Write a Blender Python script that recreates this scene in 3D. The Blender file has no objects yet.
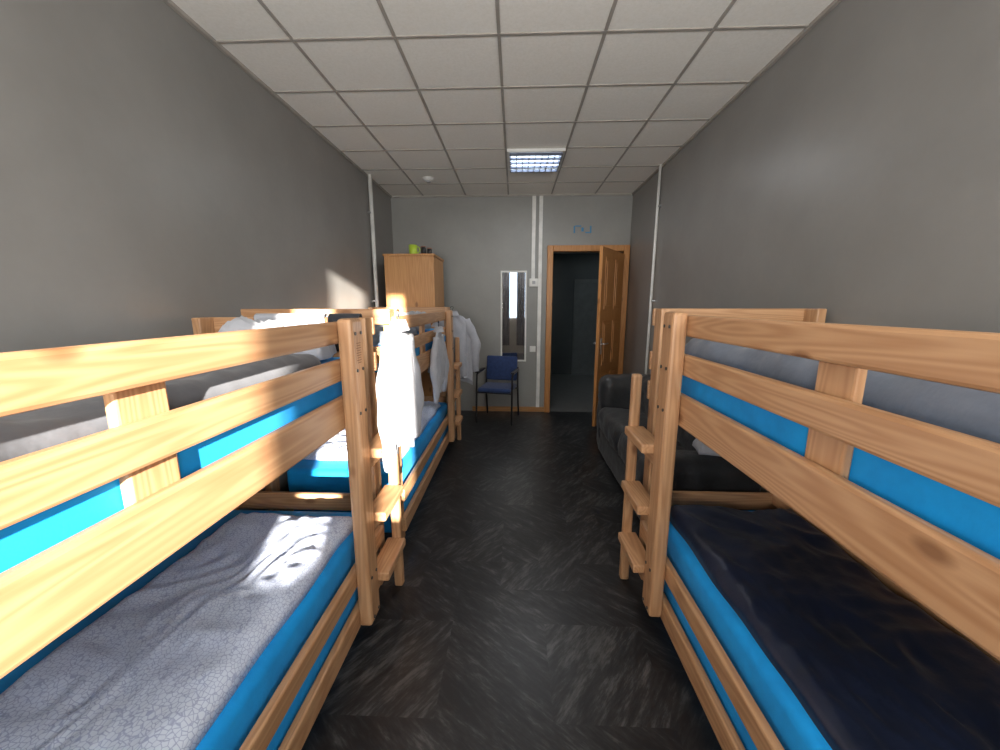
import bpy, bmesh, math, random
from mathutils import Vector, Matrix, noise
random.seed(7)
S=bpy.context.scene
COL=S.collection
CAMZ=1.553

# ---------------------------------------------------------------- helpers
def link(o):
    COL.objects.link(o); return o
def tag(o,label=None,category=None,kind=None,group=None):
    if label: o["label"]=label
    if category: o["category"]=category
    if kind: o["kind"]=kind
    if group: o["group"]=group
    return o
def empty(name,loc,label=None,category=None,kind=None,group=None,rz=0):
    o=bpy.data.objects.new(name,None); o.location=loc; o.rotation_euler=(0,0,rz)
    o.empty_display_size=.1
    link(o); return tag(o,label,category,kind,group)
def mesh_obj(name,bm,mat,loc=(0,0,0),parent=None,smooth=False,rot=(0,0,0)):
    me=bpy.data.meshes.new(name); 
    bmesh.ops.recalc_face_normals(bm,faces=bm.faces)
    bm.to_mesh(me); bm.free()
    if smooth:
        for p in me.polygons: p.use_smooth=True
    o=bpy.data.objects.new(name,me); o.location=loc; o.rotation_euler=rot
    if mat: me.materials.append(mat)
    link(o)
    if parent: o.parent=parent
    return o
def add_box(bm,c,d,bev=0,seg=2):
    r=bmesh.ops.create_cube(bm,size=1)
    vs=r['verts']
    for v in vs: v.co=Vector((v.co.x*d[0]+c[0],v.co.y*d[1]+c[1],v.co.z*d[2]+c[2]))
    if bev>0:
        es=list({e for v in vs for e in v.link_edges})
        bmesh.ops.bevel(bm,geom=es,offset=bev,segments=seg,affect='EDGES',profile=.5)
def box(name,lo,hi,mat,parent=None,bev=0.0,seg=2,off=(0,0,0),smooth=False,rot=(0,0,0)):
    """lo/hi in parent space"""
    lo=Vector(lo);hi=Vector(hi)
    a=Vector((min(lo[i],hi[i]) for i in range(3)));b=Vector((max(lo[i],hi[i]) for i in range(3)))
    c=(a+b)/2;d=b-a
    bm=bmesh.new(); add_box(bm,(0,0,0),d,bev,seg)
    return mesh_obj(name,bm,mat,c,parent,smooth,rot)
def tube_bm(bm,pts,r,n=10,closed=False):
    pts=[Vector(p) for p in pts]; rings=[]
    N=len(pts)
    rr=r if isinstance(r,(list,tuple)) else [r]*N
    prev=None
    for i,p in enumerate(pts):
        if i==0:t=pts[1]-p
        elif i==N-1:t=p-pts[i-1]
        else:t=(pts[i+1]-p).normalized()+(p-pts[i-1]).normalized()
        t.normalize()
        if prev is None:
            a=Vector((0,0,1)) if abs(t.z)<.9 else Vector((1,0,0))
            u=t.cross(a).normalized()
        else:
            u=(prev-t*prev.dot(t)).normalized()
        prev=u; w=t.cross(u)
        rings.append([bm.verts.new(p+(u*math.cos(2*math.pi*k/n)+w*math.sin(2*math.pi*k/n))*rr[i]) for k in range(n)])
    for i in range(N-1):
        for k in range(n):
            bm.faces.new((rings[i][k],rings[i][(k+1)%n],rings[i+1][(k+1)%n],rings[i+1][k]))
    bm.faces.new(rings[0][::-1]); bm.faces.new(rings[-1])
def smooth_path(pts,k=4):
    P=[Vector(p) for p in pts]
    for _ in range(k//2):
        Q=[P[0]]
        for a,b in zip(P[:-1],P[1:]):
            Q.append(a*.75+b*.25);Q.append(a*.25+b*.75)
        Q.append(P[-1]);P=Q
    return P
def tube(name,pts,r,mat,parent=None,n=10,smooth_it=0):
    bm=bmesh.new(); tube_bm(bm,smooth_path(pts,smooth_it) if smooth_it else pts,r,n)
    return mesh_obj(name,bm,mat,(0,0,0),parent,True)

# ---------------------------------------------------------------- materials
def newmat(name):
    m=bpy.data.materials.new(name); m.use_nodes=True
    nt=m.node_tree; b=nt.nodes['Principled BSDF']; return m,nt,b
def N(nt,t,**kw):
    n=nt.nodes.new(t)
    for k,v in kw.items(): setattr(n,k,v)
    return n
def ramp(nt,src,stops):
    r=N(nt,'ShaderNodeValToRGB'); e=r.color_ramp.elements
    while len(e)<len(stops): e.new(.5)
    for i,(p,c) in enumerate(stops):
        e[i].position=p; e[i].color=(c[0],c[1],c[2],1)
    nt.links.new(src,r.inputs[0]); return r.outputs[0]
def M(nt,op,a,b=None,c=None):
    n=N(nt,'ShaderNodeMath',operation=op)
    for i,x in enumerate((a,b,c)):
        if x is None: continue
        if hasattr(x,'is_output'): nt.links.new(x,n.inputs[i])
        else: n.inputs[i].default_value=x
    return n.outputs[0]
def mix(nt,f,a,b,mode='MIX'):
    n=N(nt,'ShaderNodeMix',data_type='RGBA',blend_type=mode)
    for i,x in ((0,f),(6,a),(7,b)):
        if hasattr(x,'is_output'): nt.links.new(x,n.inputs[i])
        elif i==0: n.inputs[0].default_value=x
        else: n.inputs[i].default_value=(x[0],x[1],x[2],1)
    return n.outputs[2]
def bump(nt,b,h,st=.3,dist=.01):
    n=N(nt,'ShaderNodeBump'); n.inputs['Strength'].default_value=st; n.inputs['Distance'].default_value=dist
    nt.links.new(h,n.inputs['Height']); nt.links.new(n.outputs[0],b.inputs['Normal'])
def coords(nt,rand=True,scale=(1,1,1),rot=(0,0,0)):
    tc=N(nt,'ShaderNodeTexCoord'); out=tc.outputs['Object']
    if rand:
        oi=N(nt,'ShaderNodeObjectInfo'); m=M(nt,'MULTIPLY',oi.outputs['Random'],37.0)
        va=N(nt,'ShaderNodeVectorMath',operation='ADD'); nt.links.new(out,va.inputs[0]); nt.links.new(m,va.inputs[1]); out=va.outputs[0]
    mp=N(nt,'ShaderNodeMapping'); mp.inputs['Scale'].default_value=scale; mp.inputs['Rotation'].default_value=rot
    nt.links.new(out,mp.inputs[0]); return mp.outputs[0]
def noisetex(nt,v,scale,detail=3,rough=.5):
    n=N(nt,'ShaderNodeTexNoise'); n.inputs['Scale'].default_value=scale; n.inputs['Detail'].default_value=detail; n.inputs['Roughness'].default_value=rough
    nt.links.new(v,n.inputs['Vector']); return n.outputs['Fac']
def plain(name,c,rough=.5,metal=0,spec=.5,var=.12,sc=8,bmp=0):
    m,nt,b=newmat(name); v=coords(nt); f=noisetex(nt,v,sc,4)
    lo=tuple(x*(1-var) for x in c); hi=tuple(min(1,x*(1+var)) for x in c)
    nt.links.new(ramp(nt,f,[(.3,lo),(.7,hi)]),b.inputs['Base Color'])
    b.inputs['Roughness'].default_value=rough; b.inputs['Metallic'].default_value=metal
    b.inputs['Specular IOR Level'].default_value=spec
    if bmp: bump(nt,b,noisetex(nt,v,sc*6,3),bmp,.005)
    return m
def pine(name,axis,light=(.59,.345,.18),dark=(.42,.21,.095)):
    m,nt,b=newmat(name)
    sc=[9,9,9]; sc[axis]=.6
    v=coords(nt,True,tuple(sc)); f=noisetex(nt,v,1.0,2,.4)
    g=M(nt,'SINE',M(nt,'MULTIPLY',f,110.0)); g=M(nt,'MULTIPLY_ADD',g,.5,.5)
    sc2=[90,90,90]; sc2[axis]=1.5
    fine=noisetex(nt,coords(nt,True,tuple(sc2)),1.0,3)
    g2=M(nt,'MULTIPLY_ADD',fine,.6,M(nt,'MULTIPLY',g,.45))
    col=ramp(nt,g2,[(.15,light),(.92,dark)])
    # knots
    sc3=[9,9,9]; sc3[axis]=4.5
    vo=N(nt,'ShaderNodeTexVoronoi'); vo.inputs['Scale'].default_value=.85
    nt.links.new(coords(nt,True,tuple(sc3)),vo.inputs['Vector'])
    k=ramp(nt,vo.outputs['Distance'],[(.08,(1,1,1)),(.17,(0,0,0))])
    sel=N(nt,'ShaderNodeSeparateColor'); nt.links.new(vo.outputs['Color'],sel.inputs[0])
    kk=M(nt,'MULTIPLY',k,M(nt,'GREATER_THAN',sel.outputs[0],.30))
    col=mix(nt,M(nt,'MULTIPLY',kk,.75),col,(.20,.08,.03))
    nt.links.new(col,b.inputs['Base Color']); b.inputs['Roughness'].default_value=.42
    bump(nt,b,g2,.08,.002); return m
PX,PY,PZ=pine('pine_x',0),pine('pine_y',1),pine('pine_z',2)
WRD=pine('wardrobe_wood',2,(.58,.30,.11),(.46,.21,.07))
DOORW=pine('door_wood',2,(.56,.26,.08),(.42,.17,.045))
BASEW=pine('base_wood',0,(.5,.26,.1),(.38,.18,.06))

def wallmat(name,c,rough=.5):
    m,nt,b=newmat(name); v=coords(nt,False)
    f=noisetex(nt,v,1.1,5,.6); f2=noisetex(nt,v,26,4,.6)
    a=tuple(x*.86 for x in c); d=tuple(x*1.14 for x in c)
    col=ramp(nt,f,[(.3,a),(.7,d)])
    col=mix(nt,M(nt,'MULTIPLY',f2,.25),col,tuple(x*.8 for x in c))
    nt.links.new(col,b.inputs['Base Color']); b.inputs['Roughness'].default_value=rough
    b.inputs['Specular IOR Level'].default_value=.5
    bump(nt,b,f2,.15,.004); return m
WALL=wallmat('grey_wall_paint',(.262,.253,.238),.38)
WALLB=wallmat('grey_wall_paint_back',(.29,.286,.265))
WHITE=plain('white_paint',(.78,.77,.73),.45)
BAR=plain('ceiling_grid_bar',(.36,.33,.29),.5)
def tilemat():
    m,nt,b=newmat('ceiling_tile'); v=coords(nt,False)
    f=noisetex(nt,v,70,3,.6); f2=noisetex(nt,v,1.2,2)
    col=ramp(nt,f,[(.3,(.85,.82,.75)),(.65,(.92,.89,.83))])
    col=mix(nt,M(nt,'MULTIPLY',f2,.25),col,(.74,.70,.61))
    nt.links.new(col,b.inputs['Base Color']); b.inputs['Roughness'].default_value=.8; bump(nt,b,f,.08,.002); return m
TILE=tilemat()
def floormat():
    m,nt,b=newmat('dark_vinyl_floor')
    v=coords(nt,False,(4.4,4.4,4.4))
    fl=N(nt,'ShaderNodeVectorMath',operation='FLOOR'); nt.links.new(v,fl.inputs[0])
    wn=N(nt,'ShaderNodeTexWhiteNoise'); nt.links.new(fl.outputs[0],wn.inputs['Vector'])
    def streak(rotz):
        r=coords(nt,False,(1,1,1),(0,0,math.radians(rotz)))
        s=N(nt,'ShaderNodeMapping'); s.inputs['Scale'].default_value=(7,34,9); nt.links.new(r,s.inputs[0])
        return noisetex(nt,s.outputs[0],1,6,.7)
    a=streak(38); c=streak(-52)
    ad=N(nt,'ShaderNodeMix',data_type='FLOAT')
    nt.links.new(M(nt,'GREATER_THAN',wn.outputs['Value'],.5),ad.inputs[0]); nt.links.new(a,ad.inputs[2]); nt.links.new(c,ad.inputs[3])
    f=ad.outputs[0]
    f=M(nt,'ADD',f,M(nt,'MULTIPLY_ADD',wn.outputs['Value'],.10,-.05))
    col=ramp(nt,f,[(.40,(.009,.009,.010)),(.53,(.021,.021,.022)),(.69,(.075,.075,.074))])
    nt.links.new(col,b.inputs['Base Color'])
    b.inputs['Roughness'].default_value=.38; bump(nt,b,f,.1,.002); return m
FLOOR=floormat()
def cloth(name,c,c2=None,rough=.85,wr=.35,sc=5,sheen=.2):
    m,nt,b=newmat(name); v=coords(nt); f=noisetex(nt,v,sc,5,.6)
    c2=c2 or tuple(x*.75 for x in c)
    nt.links.new(ramp(nt,f,[(.3,c2),(.65,c)]),b.inputs['Base Color'])
    b.inputs['Roughness'].default_value=rough; b.inputs['Sheen Weight'].default_value=sheen
    bump(nt,b,f,wr,.02); return m
BLUE=cloth('blue_fitted_sheet',(.0,.36,.88),(.0,.28,.72),.8,.2,7,.05)
GREYD=cloth('grey_duvet_fabric',(.19,.23,.30),(.125,.155,.21),.75,.3,6)
GREYL=cloth('dark_grey_duvet_fabric',(.14,.145,.16),(.09,.095,.11),.75,.3,6)
NAVY=cloth('navy_satin',(.011,.018,.046),(.005,.009,.023),.40,.5,4,.05)
SHIRT=cloth('white_shirt_cotton',(.46,.465,.50),(.38,.395,.44),.85,.25,9)
def cellmat():
    m,nt,b=newmat('patterned_duvet_fabric'); v=coords(nt,False)
    vo=N(nt,'ShaderNodeTexVoronoi',feature='DISTANCE_TO_EDGE'); vo.inputs['Scale'].default_value=80
    vo.inputs['Randomness'].default_value=.85
    nt.links.new(v,vo.inputs['Vector'])
    f=noisetex(nt,v,4,4)
    base=ramp(nt,f,[(.3,(.70,.78,.97)),(.7,(.78,.85,.98))])
    l=ramp(nt,vo.outputs['Distance'],[(.02,(1,1,1)),(.09,(0,0,0))])
    col=mix(nt,M(nt,'MULTIPLY',l,.75),base,(.34,.40,.62))
    nt.links.new(col,b.inputs['Base Color']); b.inputs['Roughness'].default_value=.8
    bump(nt,b,f,.2,.02); return m
CELL=cellmat()
SOFA=cloth('black_leatherette',(.032,.034,.038),(.014,.016,.018),.48,.5,7,0.1)
CHB=cloth('chair_blue_fabric',(.02,.05,.16),(.012,.03,.10),.8,.2,30)
BLK=plain('black_metal',(.02,.02,.022),.35,.3)
STEEL=plain('brushed_steel',(.55,.55,.56),.3,1)
SCREW=plain('screw_metal',(.12,.11,.10),.4,.8)
INK=plain('label_ink',(.25,.12,.05),.6)
GREEN=plain('green_ceramic',(.45,.62,.05),.3)
DARK=plain('dark_plastic',(.03,.03,.03),.4)
def mirrormat():
    m,nt,b=newmat('mirror_glass'); v=coords(nt); f=noisetex(nt,v,3,2)
    nt.links.new(ramp(nt,f,[(.3,(.86,.88,.88)),(.7,(.9,.9,.9))]),b.inputs['Base Color'])
    b.inputs['Metallic'].default_value=1; b.inputs['Roughness'].default_value=.02; return m
MIR=mirrormat()
def emis(name,c,s):
    m,nt,b=newmat(name); b.inputs['Emission Color'].default_value=(*c,1); b.inputs['Emission Strength'].default_value=s
    b.inputs['Base Color'].default_value=(*c,1); return m
TUBE=emis('fluorescent_tube',(.8,.9,1),5.0)  # added glow; the tubes themselves are taken to be switched off

# ---------------------------------------------------------------- room shell
XL,XR,YB,YR,H=-1.70,1.56,5.47,-1.6,3.01
def st(o): o["kind"]="structure"; return o
st(box('floor',(XL-.15,YR-.15,-.1),(XR+.15,YB,0),FLOOR))
st(box('ceiling',(XL-.15,YR-.15,H),(XR+.15,YB+.15,H+.1),TILE))
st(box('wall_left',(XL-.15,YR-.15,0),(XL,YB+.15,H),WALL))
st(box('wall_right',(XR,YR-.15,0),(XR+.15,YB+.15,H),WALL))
def multi(name,boxes,mat,bev=0):
    bm=bmesh.new()
    for lo,hi in boxes:
        c=[(lo[i]+hi[i])/2 for i in range(3)]; d=[abs(hi[i]-lo[i]) for i in range(3)]
        add_box(bm,c,d,bev)
    return mesh_obj(name,bm,mat)
DX0,DX1,DZ=.52,1.47,2.27
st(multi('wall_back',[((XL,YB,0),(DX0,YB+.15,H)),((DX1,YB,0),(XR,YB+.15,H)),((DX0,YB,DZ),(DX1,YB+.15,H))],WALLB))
WX0,WX1,WZ0,WZ1=-1.35,1.35,1.12,2.97
st(multi('wall_rear',[((XL,YR-.15,0),(WX0,YR,H)),((WX1,YR-.15,0),(XR,YR,H)),((WX0,YR-.15,0),(WX1,YR,WZ0)),((WX0,YR-.15,WZ1),(WX1,YR,H))],WALL))
st(multi('window_1',[((WX0,YR-.12,WZ0),(WX1,YR-.06,WZ0+.03)),((WX0,YR-.12,WZ1-.02),(WX1,YR-.06,WZ1)),((WX0,YR-.12,WZ0),(WX0+.05,YR-.06,WZ1)),((WX1-.05,YR-.12,WZ0),(WX1,YR-.06,WZ1)),((.14,YR-.12,WZ0),(.2,YR-.06,WZ1))],WHITE))
gx=[-.097+.576*k for k in range(-2,3)]; gy=[5.47-.515*k for k in range(1,14)]
bars=[]
for x in gx: bars.append(((x-.009,YR,H-.006),(x+.009,YB,H)))
for y in gy: bars.append(((XL,y-.009,H-.005),(XR,y+.009,H)))
bars+= [((XL,YR,H-.02),(XL+.02,YB,H)),((XR-.02,YR,H-.02),(XR,YB,H)),((XL,YB-.02,H-.02),(XR,YB,H))]
st(multi('trim_1',bars,BAR))
st(box('baseboard_back',(-.62,YB-.02,0),(.44,YB,.07),BASEW))
st(box('baseboard_right',(XR-.015,-1.5,0),(XR,YB,.07),BASEW))
st(box('baseboard_left',(XL,-1.5,0),(XL+.015,YB,.07),BASEW))
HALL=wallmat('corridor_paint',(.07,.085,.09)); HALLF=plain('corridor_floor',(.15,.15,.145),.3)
st(box('floor_corridor',(.0,YB,-.1),(3.2,YB+3.2,0),HALLF))
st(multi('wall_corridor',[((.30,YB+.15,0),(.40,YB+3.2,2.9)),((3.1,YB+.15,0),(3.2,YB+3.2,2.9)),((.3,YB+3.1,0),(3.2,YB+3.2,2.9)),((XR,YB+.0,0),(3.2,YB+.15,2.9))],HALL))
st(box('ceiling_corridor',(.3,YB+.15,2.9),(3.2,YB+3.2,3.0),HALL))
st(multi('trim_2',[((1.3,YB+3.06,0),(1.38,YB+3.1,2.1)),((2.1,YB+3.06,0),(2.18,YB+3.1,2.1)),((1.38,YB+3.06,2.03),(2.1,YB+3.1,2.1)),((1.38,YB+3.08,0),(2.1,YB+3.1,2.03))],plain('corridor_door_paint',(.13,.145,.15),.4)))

# door
DC=(DX0+DX1)/2; DH=(DX1-DX0)/2
d=empty('door_1',(DC,YB,0),kind='structure')
bm=bmesh.new()
add_box(bm,(-DH-.04,-.02,1.175),(.08,.08,2.35),.006); add_box(bm,(DH+.04,-.02,1.175),(.08,.08,2.35),.006); add_box(bm,(0,-.02,2.31),(2*DH,.08,.08),.006)
mesh_obj('door_frame',bm,DOORW,(0,0,0),d)
lw=.82; ang=math.atan2(-.66,-.42)
leaf=box('door_leaf',(0,-.02,.02),(lw,.02,2.22),DOORW,None,.004)
leaf.parent=d
hx,hy=DH-.02,-.09
leaf.location=(hx+math.cos(ang)*lw/2,hy+math.sin(ang)*lw/2,1.13); leaf.rotation_euler=(0,0,ang)
for zc,ph in ((-.72,.55),(-.05,.55),(.68,.62)):
    for xs in (-.175,.175):
        bm=bmesh.new()
        for s in (-1,1):
            add_box(bm,(0,s*.022,0),(.25,.012,ph),.005)
            add_box(bm,(0,s*.030,0),(.17,.010,ph-.09),.004)
        mesh_obj('door_panel',bm,DOORW,(xs,0,zc),leaf)
bm=bmesh.new()
for s in (-1,1):
    add_box(bm,(.34,s*.026,-.08),(.035,.008,.2),.002)
    tube_bm(bm,[(.34,s*.03,-.05),(.34,s*.07,-.05),(.23,s*.072,-.05)],.009,8)
mesh_obj('door_handle',bm,STEEL,(0,0,0),leaf,True)

# ---------------------------------------------------------------- ceiling items
lx0,lx1,ly0,ly1=-.085,.467,3.91,4.43
L=empty('ceiling_light',((lx0+lx1)/2,(ly0+ly1)/2,H),"recessed square fluorescent ceiling light with metal louvre","ceiling light")
w=(lx1-lx0)/2; dd=(ly1-ly0)/2
bm=bmesh.new()
for s in (-1,1):
    add_box(bm,(s*(w-.012),0,-.022),(.024,2*dd,.028)); add_box(bm,(0,s*(dd-.012),-.022),(2*w-.048,.024,.028))
mesh_obj('light_frame',bm,WHITE,(0,0,0),L)
box('reflector',(-w+.024,-dd+.024,-.014),(w-.024,dd-.024,-.010),plain('reflector_white',(.8,.85,.95),.25),L)
for k in range(4):
    y=-dd+.10+k*(2*dd-.2)/3
    tube('fluorescent_tube',[(-w+.04,y,-.024),(w-.04,y,-.024)],.010,TUBE,L)
bm=bmesh.new()
for k in range(9):
    x=-w+.03+k*(2*w-.06)/8; add_box(bm,(x,0,-.048),(.006,2*dd-.05,.022))
for k in range(5):
    y=-dd+.03+k*(2*dd-.06)/4; add_box(bm,(0,y,-.048),(2*w-.05,.014,.022))
mesh_obj('louvre',bm,plain('louvre_metal',(.16,.18,.24),.3,.6),(0,0,0),L)
sd=empty('smoke_detector',(-1.02,4.75,H),"round white smoke detector on the ceiling tiles","smoke detector")
bm=bmesh.new(); bmesh.ops.create_cone(bm,cap_ends=True,segments=28,radius1=.045,radius2=.07,depth=.03); mesh_obj('detector_body',bm,WHITE,(0,0,-.015),sd)
bm=bmesh.new(); bmesh.ops.create_cone(bm,cap_ends=True,segments=28,radius1=.025,radius2=.03,depth=.015); mesh_obj('sensor_cap',bm,plain('grey_plastic',(.4,.4,.4),.4),(0,0,-.037),sd)

# ---------------------------------------------------------------- pipes & wall fittings
def pipe(x,y,s,r,label):
    p=empty('heating_pipe',(x,y,0),label,"pipe",group="white wall pipes")
    tube('pipe_run',[(0,0,0),(0,0,H)],r,WHITE,p,12)
    for z in (.5,1.6,2.6):
        bm=bmesh.new(); add_box(bm,(s*.02,0,z),(.045,.055,.02),.003); mesh_obj('pipe_clamp',bm,STEEL,(0,0,0),p)
pipe(XL+.04,4.60,-1,.022,"white painted vertical pipe on the wall beside the wardrobe")
pipe(XR-.03,4.42,1,.014,"white painted vertical pipe on the wall above the sofa")
def conduit(x,z0,z1,wd,label):
    c=empty('cable_conduit',(x,YB,0),label,"cable conduit",group="cable conduits on the end wall")
    box('conduit_cover',(-wd/2,-.03,z0),(wd/2,0,z1),WHITE,c,.004)
conduit(.25,1.915,H-.02,.05,"short white plastic cable conduit above the thermostat")
conduit(.345,.07,H-.02,.05,"long white plastic cable conduit beside the door frame")
t=empty('thermostat',(.27,YB,1.86),"small white wall thermostat under a conduit","thermostat")
box('thermostat_body',(-.07,-.032,-.055),(.05,0.0,.055),WHITE,t,.006)
box('thermostat_dial',(-.032,-.038,-.022),(.012,-.032,.022),plain('dial_grey',(.4,.4,.4)),t,.002)
t=empty('light_switch',(.26,YB,.93),"white rocker light switch beside the mirror","light switch")
box('switch_plate',(-.042,-.012,-.042),(.042,0,.042),WHITE,t,.004)
box('rocker',(-.026,-.02,-.026),(.026,-.012,.026),WHITE,t,.003)
SIGN=plain('faded_blue_print',(.06,.24,.45),.6); 
t=empty('wall_sign',(.91,YB,2.56),"faded blue pictogram sign above the door frame","sign")
bm=bmesh.new()
for x in (-.11,.11): add_box(bm,(x,-.006,0),(.018,.006,.09))
add_box(bm,(-.06,-.006,.045),(.08,.006,.014)); add_box(bm,(.07,-.006,-.04),(.06,.006,.014)); add_box(bm,(0,-.006,0),(.03,.006,.05))
mesh_obj('sign_print',bm,SIGN,(0,0,0),t)
mx0,mx1,mz0,mz1=-.20,.165,.75,2.02
t=empty('wall_mirror',((mx0+mx1)/2,YB,(mz0+mz1)/2),"tall rectangular mirror with thin white frame on the wall","mirror")
a=(mx1-mx0)/2;bz=(mz1-mz0)/2
bm=bmesh.new()
for s in (-1,1):
    add_box(bm,(s*(a-.011),-.015,0),(.022,.03,2*bz),.002); add_box(bm,(0,-.015,s*(bz-.011)),(2*a-.044,.03,.022),.002)
mesh_obj('mirror_frame',bm,WHITE,(0,0,0),t)
box('mirror_glass',(-a+.022,-.016,-bz+.022),(a-.022,-.004,bz-.022),MIR,t)

# ---------------------------------------------------------------- bunk beds
def bunk(side,y0,label,zoff=0.0,printed=False,py=1.60,uy=.75,ez=1.53):
    s=side; Lb=2.05; XA=.70; XW=1.54 if s>0 else 1.62
    xm=(XA+XW)/2; root=empty('bunk_bed',(s*xm,y0,0),label,"bunk bed",group="pine bunk beds")
    def B(name,xa,xb,ya,yb,za,zb,mat,bev=.006,parent=root):
        return box(name,(s*(xa-xm),ya,za),(s*(xb-xm),yb,zb),mat,parent,bev)
    for (xa,xb) in ((XA+.035,XA+.08),(XW-.045,XW)):
        B('corner_post',xa,xb,0,.09,0,ez+zoff,PZ)
        B('corner_post',xa,xb,Lb-.09,Lb,0,ez+zoff,PZ)
    for za,zb in ((1.40+zoff,1.487+zoff),(1.247+zoff*.6,1.335+zoff*.6),(1.045,1.18)):
        B('guard_rail',XA,XA+.032,0,py+.10,za,zb,PY,.009)
    B('guard_upright',XA+.034,XA+.058,uy,uy+.11,1.05,1.48+zoff,PZ,.006)
    B('side_rail',XW-.075,XW-.047,0,Lb,1.045,1.18,PY,.006)
    B('side_rail',XW-.075,XW-.047,0,Lb,.44,.60,PY,.006)
    for ya in (-.026,Lb):
        low=((.40,.50),) if ya>0 else ((.25,.36),)
        for za,zb in ((ez-.09+zoff,ez+zoff),(1.21,1.31),(1.045,1.15))+low:
            B('end_board',XA+.03,XW,ya,ya+.026,za,zb,PX,.006)
    B('lower_rail',XA,XA+.032,0,1.95,.30,.385,PY,.008)
    B('lower_rail',XA,XA+.032,0,1.95,.09,.19,PY,.008)
    for zc in (1.055,.27):
        bm=bmesh.new()
        for k in range(14):
            add_box(bm,(0,-.95+k*.146,zc),(XW-XA-.16,.07,.018),.002)
        mesh_obj('slat_base',bm,PX,(s*.0,Lb/2,0),root)
    post=B('ladder_post',XA-.062,XA-.001,py,py+.115,.11,1.50+zoff,PZ,.014)
    for z in (1.44+zoff,1.29,1.11,.34,.14):
        for yy in (py+.03,py+.085):
            bm=bmesh.new()
            bmesh.ops.create_cone(bm,cap_ends=True,segments=12,radius1=.007,radius2=.007,depth=.006,matrix=Matrix.Rotation(math.pi/2,4,'Y'))
            mesh_obj('screw',bm,SCREW,(s*(XA-.063-xm),yy,z),root)
    if printed:
        bm=bmesh.new()
        for k in range(9):
            wd=random.uniform(.02,.034)
            add_box(bm,(s*(XA-.0625-xm),py+.057,1.40-k*.010),(.001,wd*1.6,.0035))
        mesh_obj('printed_label',bm,INK,(0,0,0),root)
    lad=B('ladder_stile',XA-.085,XA-.035,1.955,2.0,0.0,1.20,PZ,.012)
    y_a=py+.11; y_b=1.965
    for z in (.90,.59,.28):
        r=box('rung',(0,0,0),(.10,y_b-y_a,.045),PY,None,.008)
        r.parent=lad
        r.location=Vector((s*(XA-.062-xm),(y_a+y_b)/2,z))-Vector(lad.location)
        r2=box('rung_support',(0,0,0),(.035,y_b-y_a,.06),PY,None,.004)
        r2.parent=lad
        r2.location=Vector((s*(XA-.035-xm),(y_a+y_b)/2,z-.05))-Vector(lad.location)
    return root,XA,XW
def duvet(name,lo,hi,zb,th,mat,label,cat,wr=.02,seed=0,r=.07,group=None,nx=60,ny=110,wob=.02,fr=5):
    bm=bmesh.new(); G=[]
    cx,cy=(lo[0]+hi[0])/2,(lo[1]+hi[1])/2
    W=hi[0]-lo[0];D=hi[1]-lo[1]
    for i in range(nx+1):
        row=[]
        for j in range(ny+1):
            u=i/nx;v=j/ny; x=-W/2+u*W; y=-D/2+v*D
            e=min(u*W,(1-u)*W,v*D,(1-v)*D)/r; e=min(1,e)
            prof=math.sqrt(max(0,1-(1-e)**2))
            p=Vector((x*fr*.8+seed*3.1,y*fr*.5+seed,seed*.7))
            n1=noise.noise(p); p2=Vector((x*fr*2.2+n1*2,y*fr*1.4+seed,seed)); n2=1-abs(noise.noise(p2))*2
            p3=Vector((x*fr*5+n1*3,y*fr*4-n1,seed+4)); n3=1-abs(noise.noise(p3))*2
            z=prof*(th+wr*n1+wr*.7*n2+wr*.25*n3)
            ox=wob*noise.noise(Vector((y*4,seed,1)))*(1 if e<1 else .6); oy=wob*noise.noise(Vector((x*4,seed,7)))
            row.append(bm.verts.new((x+ox,y+oy,max(z,0))))
        G.append(row)
    for i in range(nx):
        for j in range(ny): bm.faces.new((G[i][j],G[i+1][j],G[i+1][j+1],G[i][j+1]))
    border=[G[i][0] for i in range(nx+1)]+[G[nx][j] for j in range(1,ny+1)]+[G[i][ny] for i in range(nx-1,-1,-1)]+[G[0][j] for j in range(ny-1,0,-1)]
    bm.faces.new(border[::-1])
    o=mesh_obj(name,bm,mat,(cx,cy,zb),None,True)
    return tag(o,label,cat,group=group)
def mattress(s,XA,XW,y0,za,zb,label):
    x0,x1=sorted((s*(XA+.06),s*(XW-.08)))
    o=box('mattress',(x0,y0+.095,za),(x1,y0+1.955,zb),BLUE,None,.035,4,smooth=True)
    return tag(o,label,"mattress",group="blue sheeted mattresses")
bedL=bunk(-1,-.10,"pine bunk bed with ladder and white shirt hung at its end",printed=True,py=1.57,ez=1.49)
bedL2=bunk(-1,2.24,"pine bunk bed standing next to the wardrobe")
bedR=bunk(1,0.0,"pine bunk bed with dark bedding next to the black sofa",zoff=.025,printed=False,py=1.57,uy=.83,ez=1.51)
for (s,y0,(r_,XA,XW)) in ((-1,-.10,bedL),(-1,2.24,bedL2),(1,0.0,bedR)):
    mattress(s,XA,XW,y0,1.066,1.30,"mattress in a bright blue fitted sheet on the upper bunk")
    mattress(s,XA,XW,y0,.281,.465,"mattress in a bright blue fitted sheet on the lower bunk")
for s,y0,XW in ((-1,-.10,1.62),(-1,2.24,1.62),(1,0,1.54)):
    x0,x1=sorted((s*.745,s*(XW-.1)))
    o=box('trundle_mattress',(x0,y0+.1,.0),(x1,y0+1.93,.245),BLUE,None,.03,3,smooth=True)
    tag(o,"spare blue mattress stored beneath the lower bunk","mattress",group="spare mattresses under bunks")

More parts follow.
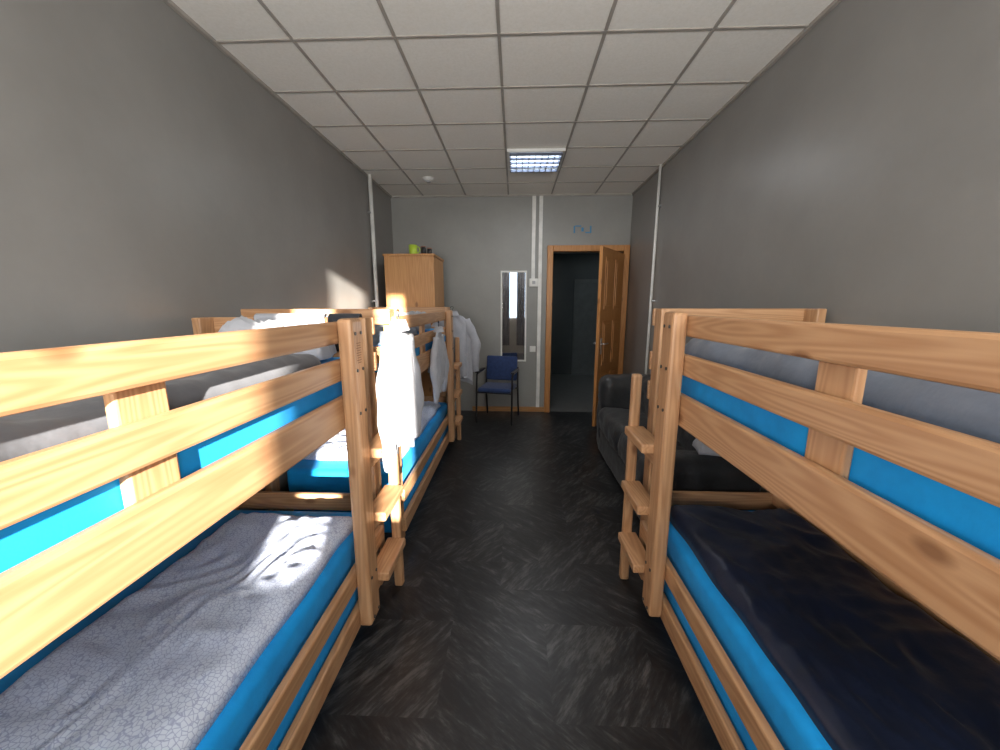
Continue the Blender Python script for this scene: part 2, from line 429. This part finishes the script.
duvet('duvet',(-1.40,-.0),(-.79,1.72),.466,.065,CELL,"pale blue grey duvet with cracked cell pattern on lower bunk","duvet",.014,1)
duvet('duvet',(-1.50,.0),(-.77,1.48),1.301,.06,GREYL,"dark grey duvet spread on the upper bunk","duvet",.014,2)
duvet('duvet',(.80,.1),(1.45,1.88),.466,.05,NAVY,"dark navy satin duvet on the lower bunk","duvet",.024,3,fr=3.2)
duvet('duvet',(.80,.1),(1.44,1.88),1.301,.105,GREYD,"thick grey blue duvet on the upper bunk","duvet",.022,4,fr=3.5)
duvet('duvet',(-1.52,2.5),(-.80,4.0),.466,.05,CELL,"pale patterned duvet on the lower bunk of farther bed","duvet",.02,5)
duvet('duvet',(-1.52,2.36),(-.80,3.15),1.301,.06,GREYD,"grey duvet on the upper bunk beside the wardrobe","duvet",.025,8)

# ---------------------------------------------------------------- shirts
def shirt(loc,rz,label,sc=1.0,seed=1,length=.62,wd=1.0,thk=1.0):
    root=empty('shirt',loc,label,"shirt",rz=rz,group="white shirts hung on beds")
    n=64; rows=34; bm=bmesh.new(); R=[]
    for i in range(rows+1):
        t=i/rows
        if t<.12: hw=.055+(.205-.055)*(t/.12)**.6
        else: hw=.205+.03*(t-.12)/.88
        hw*=wd
        if t<.12: z=-.02-.10*(t/.12)
        else: z=-.12-(length-.12)*(t-.12)/.88
        th=(.025+.02*min(1,t*2))*thk
        ring=[]
        for k in range(n):
            a=2*math.pi*k/n
            fold=(.012+.022*t)*math.sin(7*a+seed+1.5*math.sin(3*a+t*2))*min(1,t*3)*thk
            fold+=.014*noise.noise(Vector((math.cos(a)*3,t*7,seed)))*thk
            x=math.cos(a)*(hw+fold*.4); y=math.sin(a)*th*(1+.0*t)+fold*math.copysign(1,math.sin(a))*abs(math.sin(a))
            zz=z+(.05*math.sin(2*a+seed) if t>.97 else 0)
            ring.append(bm.verts.new((x*sc,y*sc,zz*sc)))
        R.append(ring)
    for i in range(rows):
        for k in range(n): bm.faces.new((R[i][k],R[i][(k+1)%n],R[i+1][(k+1)%n],R[i+1][k]))
    mesh_obj('shirt_body',bm,SHIRT,(0,0,0),root,True)
    for s in (-1,1):
        bm=bmesh.new(); pts=[];rr=[]
        for k in range(22):
            t=k/21
            pts.append(Vector((s*(.17*wd+.085*math.sin(min(1,t*1.5)*math.pi/2)+.01*math.sin(t*9+seed)),.012*math.sin(t*7+s),-.075-.56*t))*sc)
            rr.append((.044+.012*math.sin(t*3.1)-.008*t+.005*math.sin(t*21+seed))*sc*(.6+.4*thk))
        tube_bm(bm,pts,rr,16)
        for v in bm.verts: v.co.y*=.8
        mesh_obj('sleeve',bm,SHIRT,(0,0,0),root,True)
    bm=bmesh.new()
    ring0=[];ring1=[];ring2=[]
    for k in range(24):
        a=2*math.pi*k/24
        ring0.append(bm.verts.new(Vector((.06*math.cos(a),.035*math.sin(a),-.025))*sc))
        ring1.append(bm.verts.new(Vector((.05*math.cos(a),.03*math.sin(a),.015))*sc))
        ring2.append(bm.verts.new(Vector((.072*math.cos(a),.048*math.sin(a),-.035))*sc))
    for k in range(24):
        q=(k+1)%24
        bm.faces.new((ring0[k],ring0[q],ring1[q],ring1[k])); bm.faces.new((ring1[k],ring1[q],ring2[q],ring2[k]))
    mesh_obj('collar',bm,SHIRT,(0,0,0),root,True)
    tube('hanger_hook',[Vector(p)*sc for p in ((0,0,-.03),(0,0,.03),(.015,0,.05),(.0,0,.065),(-.02,0,.055),(-.02,0,.045))],.003,BLK,root,8,4)
    return root
shirt((-.545,1.78,1.47),math.radians(88),"white cotton shirt hanging at the bunk ladder",1.0,1,.57,.78,.6)
shirt((-.72,4.42,1.47),math.radians(12),"white shirt hanging at the end of the farther bunk",1.1,4,.74,.9)
shirt((-.650,3.25,1.36),math.radians(90),"white shirt hanging over the guard rail of the farther bunk",.95,9,.52,.9,.45)
def drape(name,x0,x1,yb,zt,znear,zfar,mat,label,cat,seed=0):
    """cloth laid over a board running along X: falls on both faces"""
    bm=bmesh.new(); cols=60; prof=[]
    g=.022
    for k in range(14): prof.append((-g-.004*k/14,znear+(zt-znear)*k/13.0))
    for k in range(1,8):
        a=math.pi-math.pi*k/8; prof.append((math.cos(a)*g,zt+math.sin(a)*g*.7))
    for k in range(24): prof.append((g+.02*k/23,zt+(zfar-zt)*k/23.0))
    Z=[]
    for i in range(cols+1):
        u=i/cols; x=x0+(x1-x0)*u; row=[]
        for j,(y,z) in enumerate(prof):
            dz=max(0,zt-z); amp=.016*min(1,dz*4)
            f=amp*(math.sin(u*26+seed+dz*2)+.6*math.sin(u*47+seed*2))
            yy=y+(abs(f) if y>0 else -abs(f))
            zz=z+(.045*math.sin(u*5+seed)*min(1,dz*2.2)) if j>20 else z+.03*math.sin(u*6+seed)*min(1,dz*3)
            row.append(bm.verts.new((x+.012*math.sin(dz*14+seed)+.02*(u-.5)*dz,yb+yy,zz)))
        Z.append(row)
    for i in range(cols):
        for j in range(len(prof)-1): bm.faces.new((Z[i][j],Z[i+1][j],Z[i+1][j+1],Z[i][j+1]))
    o=mesh_obj(name,bm,mat,(0,0,0),None,True)
    md=o.modifiers.new('thickness','SOLIDIFY'); md.thickness=.004
    return tag(o,label,cat)
DKC=cloth('dark_trouser_fabric',(.03,.032,.04),(.018,.02,.026),.85,.3,12)
drape('bed_sheet',-1.36,-.99,1.963,1.494,1.36,.84,SHIRT,"white bed sheet draped over the bunk end board","sheet",1)
drape('trousers',-.96,-.80,1.963,1.494,1.38,1.02,DKC,"dark trousers folded over the bunk end board","trousers",3)
def heap(name,lo,hi,zb,th,label,seed,mat=SHIRT,cat="clothes"):
    return duvet(name,lo,hi,zb,th,mat,label,cat,.035,seed,.10,None,44,44,.06,12)
heap('crumpled_clothes',(-1.32,1.55),(-.82,1.80),1.325,.13,"white crumpled clothes piled on the upper mattress",11)
heap('crumpled_clothes',(-1.45,3.3),(-.85,3.9),1.325,.13,"white crumpled clothes on the farther upper bunk",15)

# ---------------------------------------------------------------- wardrobe
wx0,wx1,wy0,wy1,wz=-1.52,-.94,4.52,5.12,2.13
wd=empty('wardrobe',((wx0+wx1)/2,(wy0+wy1)/2,0),"pine wood wardrobe with a mug and trinkets on top","wardrobe")
hw=(wx1-wx0)/2;hd=(wy1-wy0)/2
box('wardrobe_body',(-hw,-hd,.06),(hw-.02,hd,wz-.02),WRD,wd,.004)
box('wardrobe_top',(-hw-.01,-hd-.01,wz-.02),(hw+.01,hd+.005,wz+.005),WRD,wd,.003)
box('wardrobe_plinth',(-hw+.01,-hd+.02,0),(hw-.03,hd-.02,.06),WRD,wd)
for k,(a_,b_) in enumerate(((-hd+.002,-.002),(.002,hd-.002))):
    dr=box('wardrobe_door',(hw-.02,a_,.07),(hw,b_,wz-.025),WRD,wd,.003)
    hy_=(.5 if k==0 else -.5)*(b_-a_)*.8
    hb=box('door_knob',(-.0,-.012,-.05),(.03,.012,.05),STEEL,None,.006); hb.parent=dr; hb.location=(.022,hy_,.0)
mg=empty('mug',(-1.20,4.62,wz+.005),"lime green ceramic mug on top of the wardrobe","mug")
bm=bmesh.new()
prof=[(.0,0),(.036,0),(.041,.01),(.043,.095),(.039,.095),(.037,.015),(0,.012)]
rings=[]
for r_,z in prof: rings.append([bm.verts.new((max(r_,.0005)*math.cos(2*math.pi*k/24)*1.15,max(r_,.0005)*math.sin(2*math.pi*k/24)*1.15,z*1.15)) for k in range(24)])
for i in range(len(rings)-1):
    for k in range(24): bm.faces.new((rings[i][k],rings[i][(k+1)%24],rings[i+1][(k+1)%24],rings[i+1][k]))
mesh_obj('mug_body',bm,GREEN,(0,0,0),mg,True)
tube('mug_handle',[(.045,0,.09),(.070,0,.088),(.080,0,.055),(.067,0,.025),(.045,0,.022)],.006,GREEN,mg,8,4)
LIDM=plain('tin_lid_red',(.25,.12,.08),.3)
for k,(x,y,h_,r_) in enumerate(((-1.08,4.63,.085,.03),(-1.015,4.66,.07,.028))):
    c=empty('tin',(x,y,wz+.005),"small dark tin on top of the wardrobe","tin",group="tins on the wardrobe")
    bm=bmesh.new(); bmesh.ops.create_cone(bm,cap_ends=True,segments=20,radius1=r_,radius2=r_,depth=h_); bmesh.ops.bevel(bm,geom=[e for e in bm.edges if abs(e.verts[0].co.z-e.verts[1].co.z)<1e-5],offset=.004,segments=2,affect='EDGES'); mesh_obj('tin_body',bm,DARK,(0,0,h_/2),c,True)
    bm=bmesh.new(); bmesh.ops.create_cone(bm,cap_ends=True,segments=20,radius1=r_*1.05,radius2=r_*1.0,depth=.012); mesh_obj('tin_lid',bm,LIDM,(0,0,h_+.006),c)

# ---------------------------------------------------------------- chair
ch=empty('office_chair',(-.22,5.06,0),"blue upholstered armchair with black tubular frame by the wall","chair",rz=math.radians(-12))
bm=bmesh.new(); add_box(bm,(0,0,0),(.45,.44,.06),.028,4); mesh_obj('seat',bm,CHB,(0,-.02,.45),ch,True)
bm=bmesh.new(); add_box(bm,(0,0,0),(.44,.045,.34),.022,4)
for v in bm.verts: v.co.y+= -0.25*(v.co.x**2)*2
mesh_obj('backrest',bm,CHB,(0,.235,.68),ch,True,(math.radians(-8),0,0))
for s in (-1,1):
    tube('leg',[(s*.24,-.24,0.0),(s*.24,-.22,.30),(s*.24,-.20,.64),(s*.24,-.17,.665),(s*.24,.14,.665)],.012,BLK,ch,10,4)
    tube('leg',[(s*.23,.27,0.0),(s*.23,.20,.42),(s*.22,.245,.70)],.012,BLK,ch,10,2)
    box('armrest',(s*.24-.024,-.2,.67),(s*.24+.024,.14,.695),BLK,ch,.01,3)
tube('cross_bar',[(-.24,-.19,.41),(.24,-.19,.41)],.010,BLK,ch,8)
tube('cross_bar',[(-.23,.19,.41),(.23,.19,.41)],.010,BLK,ch,8)

# ---------------------------------------------------------------- sofa
def soft(name,lo,hi,mat,parent,bev=.06,amp=.012,seed=0,rot=(0,0,0)):
    lo=Vector(lo);hi=Vector(hi);c=(lo+hi)/2;d=hi-lo
    bm=bmesh.new(); add_box(bm,(0,0,0),d,0)
    bmesh.ops.subdivide_edges(bm,edges=bm.edges[:],cuts=17,use_grid_fill=True)
    for v in bm.verts:
        p=v.co.copy(); q=Vector([max(-d[i]/2+bev,min(d[i]/2-bev,p[i])) for i in range(3)])
        dv=p-q
        if dv.length>1e-6: nrm=dv.normalized(); p=q+nrm*bev
        else: nrm=Vector((0,0,1))
        nn=noise.noise(p*4+Vector((seed,0,0))); rd=1-2*abs(noise.noise(p*9+Vector((0,seed,0))))
        p=p+nrm*(amp*nn+amp*.8*rd)
        p.z+= .02*(1-(2*p.x/d.x)**2)*(1-(2*p.y/d.y)**2)*(1 if p.z>0 else 0)
        v.co=p
    return mesh_obj(name,bm,mat,c,parent,True,rot)
sf=empty('sofa',(1.18,3.10,0),"black wrinkled leatherette sofa along the wall","sofa")
Y0,Y1=-.93,.93
soft('sofa_base',(-.28,Y0+.05,.03),(.34,Y1-.05,.30),SOFA,sf,.04,.008,1)
soft('seat_cushion',(-.31,Y0+.22,.29),(.16,-.005,.52),SOFA,sf,.07,.016,2)
soft('seat_cushion',(-.31,.005,.29),(.16,Y1-.22,.52),SOFA,sf,.07,.016,3)
soft('backrest_cushion',(.06,Y0+.2,.48),(.34,-.005,.86),SOFA,sf,.09,.018,4)
soft('backrest_cushion',(.06,.005,.48),(.34,Y1-.2,.86),SOFA,sf,.09,.018,5)
soft('armrest',(-.30,Y0,.04),(.34,Y0+.22,.62),SOFA,sf,.08,.014,6)
soft('armrest',(-.28,Y1-.24,.04),(.34,Y1,.82),SOFA,sf,.08,.014,7)
heap('crumpled_cloth',(1.14,2.2),(1.34,2.36),.662,.07,"small crumpled white cloth on the sofa arm",21,SHIRT,"cloth")

# ---------------------------------------------------------------- added curtains, out of view, spaced so the sun enters in slits
CURT=cloth('grey_curtain',(.10,.10,.11),(.07,.07,.08),.9,.1)
def slit_curtain(x0,x1,label):
    root=empty('slit_curtain',((x0+x1)/2,YR+.06,0),label,"slit_curtain",group="added sun slit curtains")
    n=max(20,int((x1-x0)*90)); bm=bmesh.new(); a=[];b_=[]
    for i in range(n+1):
        x=-(x1-x0)/2+(x1-x0)*i/n; y=.018*math.sin(i*.9)
        a.append(bm.verts.new((x,y,.25))); b_.append(bm.verts.new((x,y*.6,2.985)))
    for i in range(n): bm.faces.new((a[i],a[i+1],b_[i+1],b_[i]))
    mesh_obj('slit_curtain_cloth',bm,CURT,(0,0,0),root,True)
slit_curtain(-1.45,-.17,"added dark grey panel leaving sun slits at the window")
slit_curtain(.06,.32,"added dark grey panel leaving sun slits at the window")
slit_curtain(.50,1.45,"added dark grey panel leaving sun slits at the window")

# ---------------------------------------------------------------- lights
w=bpy.data.worlds.new('World'); S.world=w; w.use_nodes=True
bg=w.node_tree.nodes['Background']; bg.inputs[0].default_value=(.62,.78,1,1); bg.inputs[1].default_value=3.0
sun=bpy.data.lights.new('sun','SUN'); sun.energy=36; sun.angle=math.radians(.9); sun.color=(1,.93,.84)
so=link(bpy.data.objects.new('sun',sun)); 
dirv=Vector((-.3,1,-.2*1.044)); so.rotation_euler=dirv.to_track_quat('-Z','Y').to_euler(); so.location=(1,-4,4)
def area(name,loc,dirv,sx,sy,e,c):
    l=bpy.data.lights.new(name,'AREA'); l.shape='RECTANGLE'; l.size=sx; l.size_y=sy; l.energy=e; l.color=c
    o=link(bpy.data.objects.new(name,l)); o.location=loc; o.rotation_euler=Vector(dirv).to_track_quat('-Z','Z').to_euler(); return o
area('window_light',(-.95,-1.42,2.0),(.15,1,.75),.75,1.4,90,(1,.985,.96))
area('window_light',(1.0,-1.42,2.0),(-.15,1,.75),.75,1.4,102,(1,.985,.96))
area('far_room_fill',(.19,4.17,2.90),(0,0,-1),.5,.46,10,(.95,.97,1))  # fill added below the unlit fixture to brighten the far room
area('corridor_light',(2.2,YB+1.6,2.8),(0,0,-1),.6,.6,5,(.8,.95,1))

cam=bpy.data.cameras.new('camera'); cam.lens=13.68; cam.sensor_width=36; cam.clip_start=.02
co=link(bpy.data.objects.new('camera',cam)); co.location=(0,0,CAMZ)
co.rotation_euler=(math.radians(90-10.44),0,math.radians(2.2)); S.camera=co
S.view_settings.view_transform='Standard'
S.view_settings.exposure=0
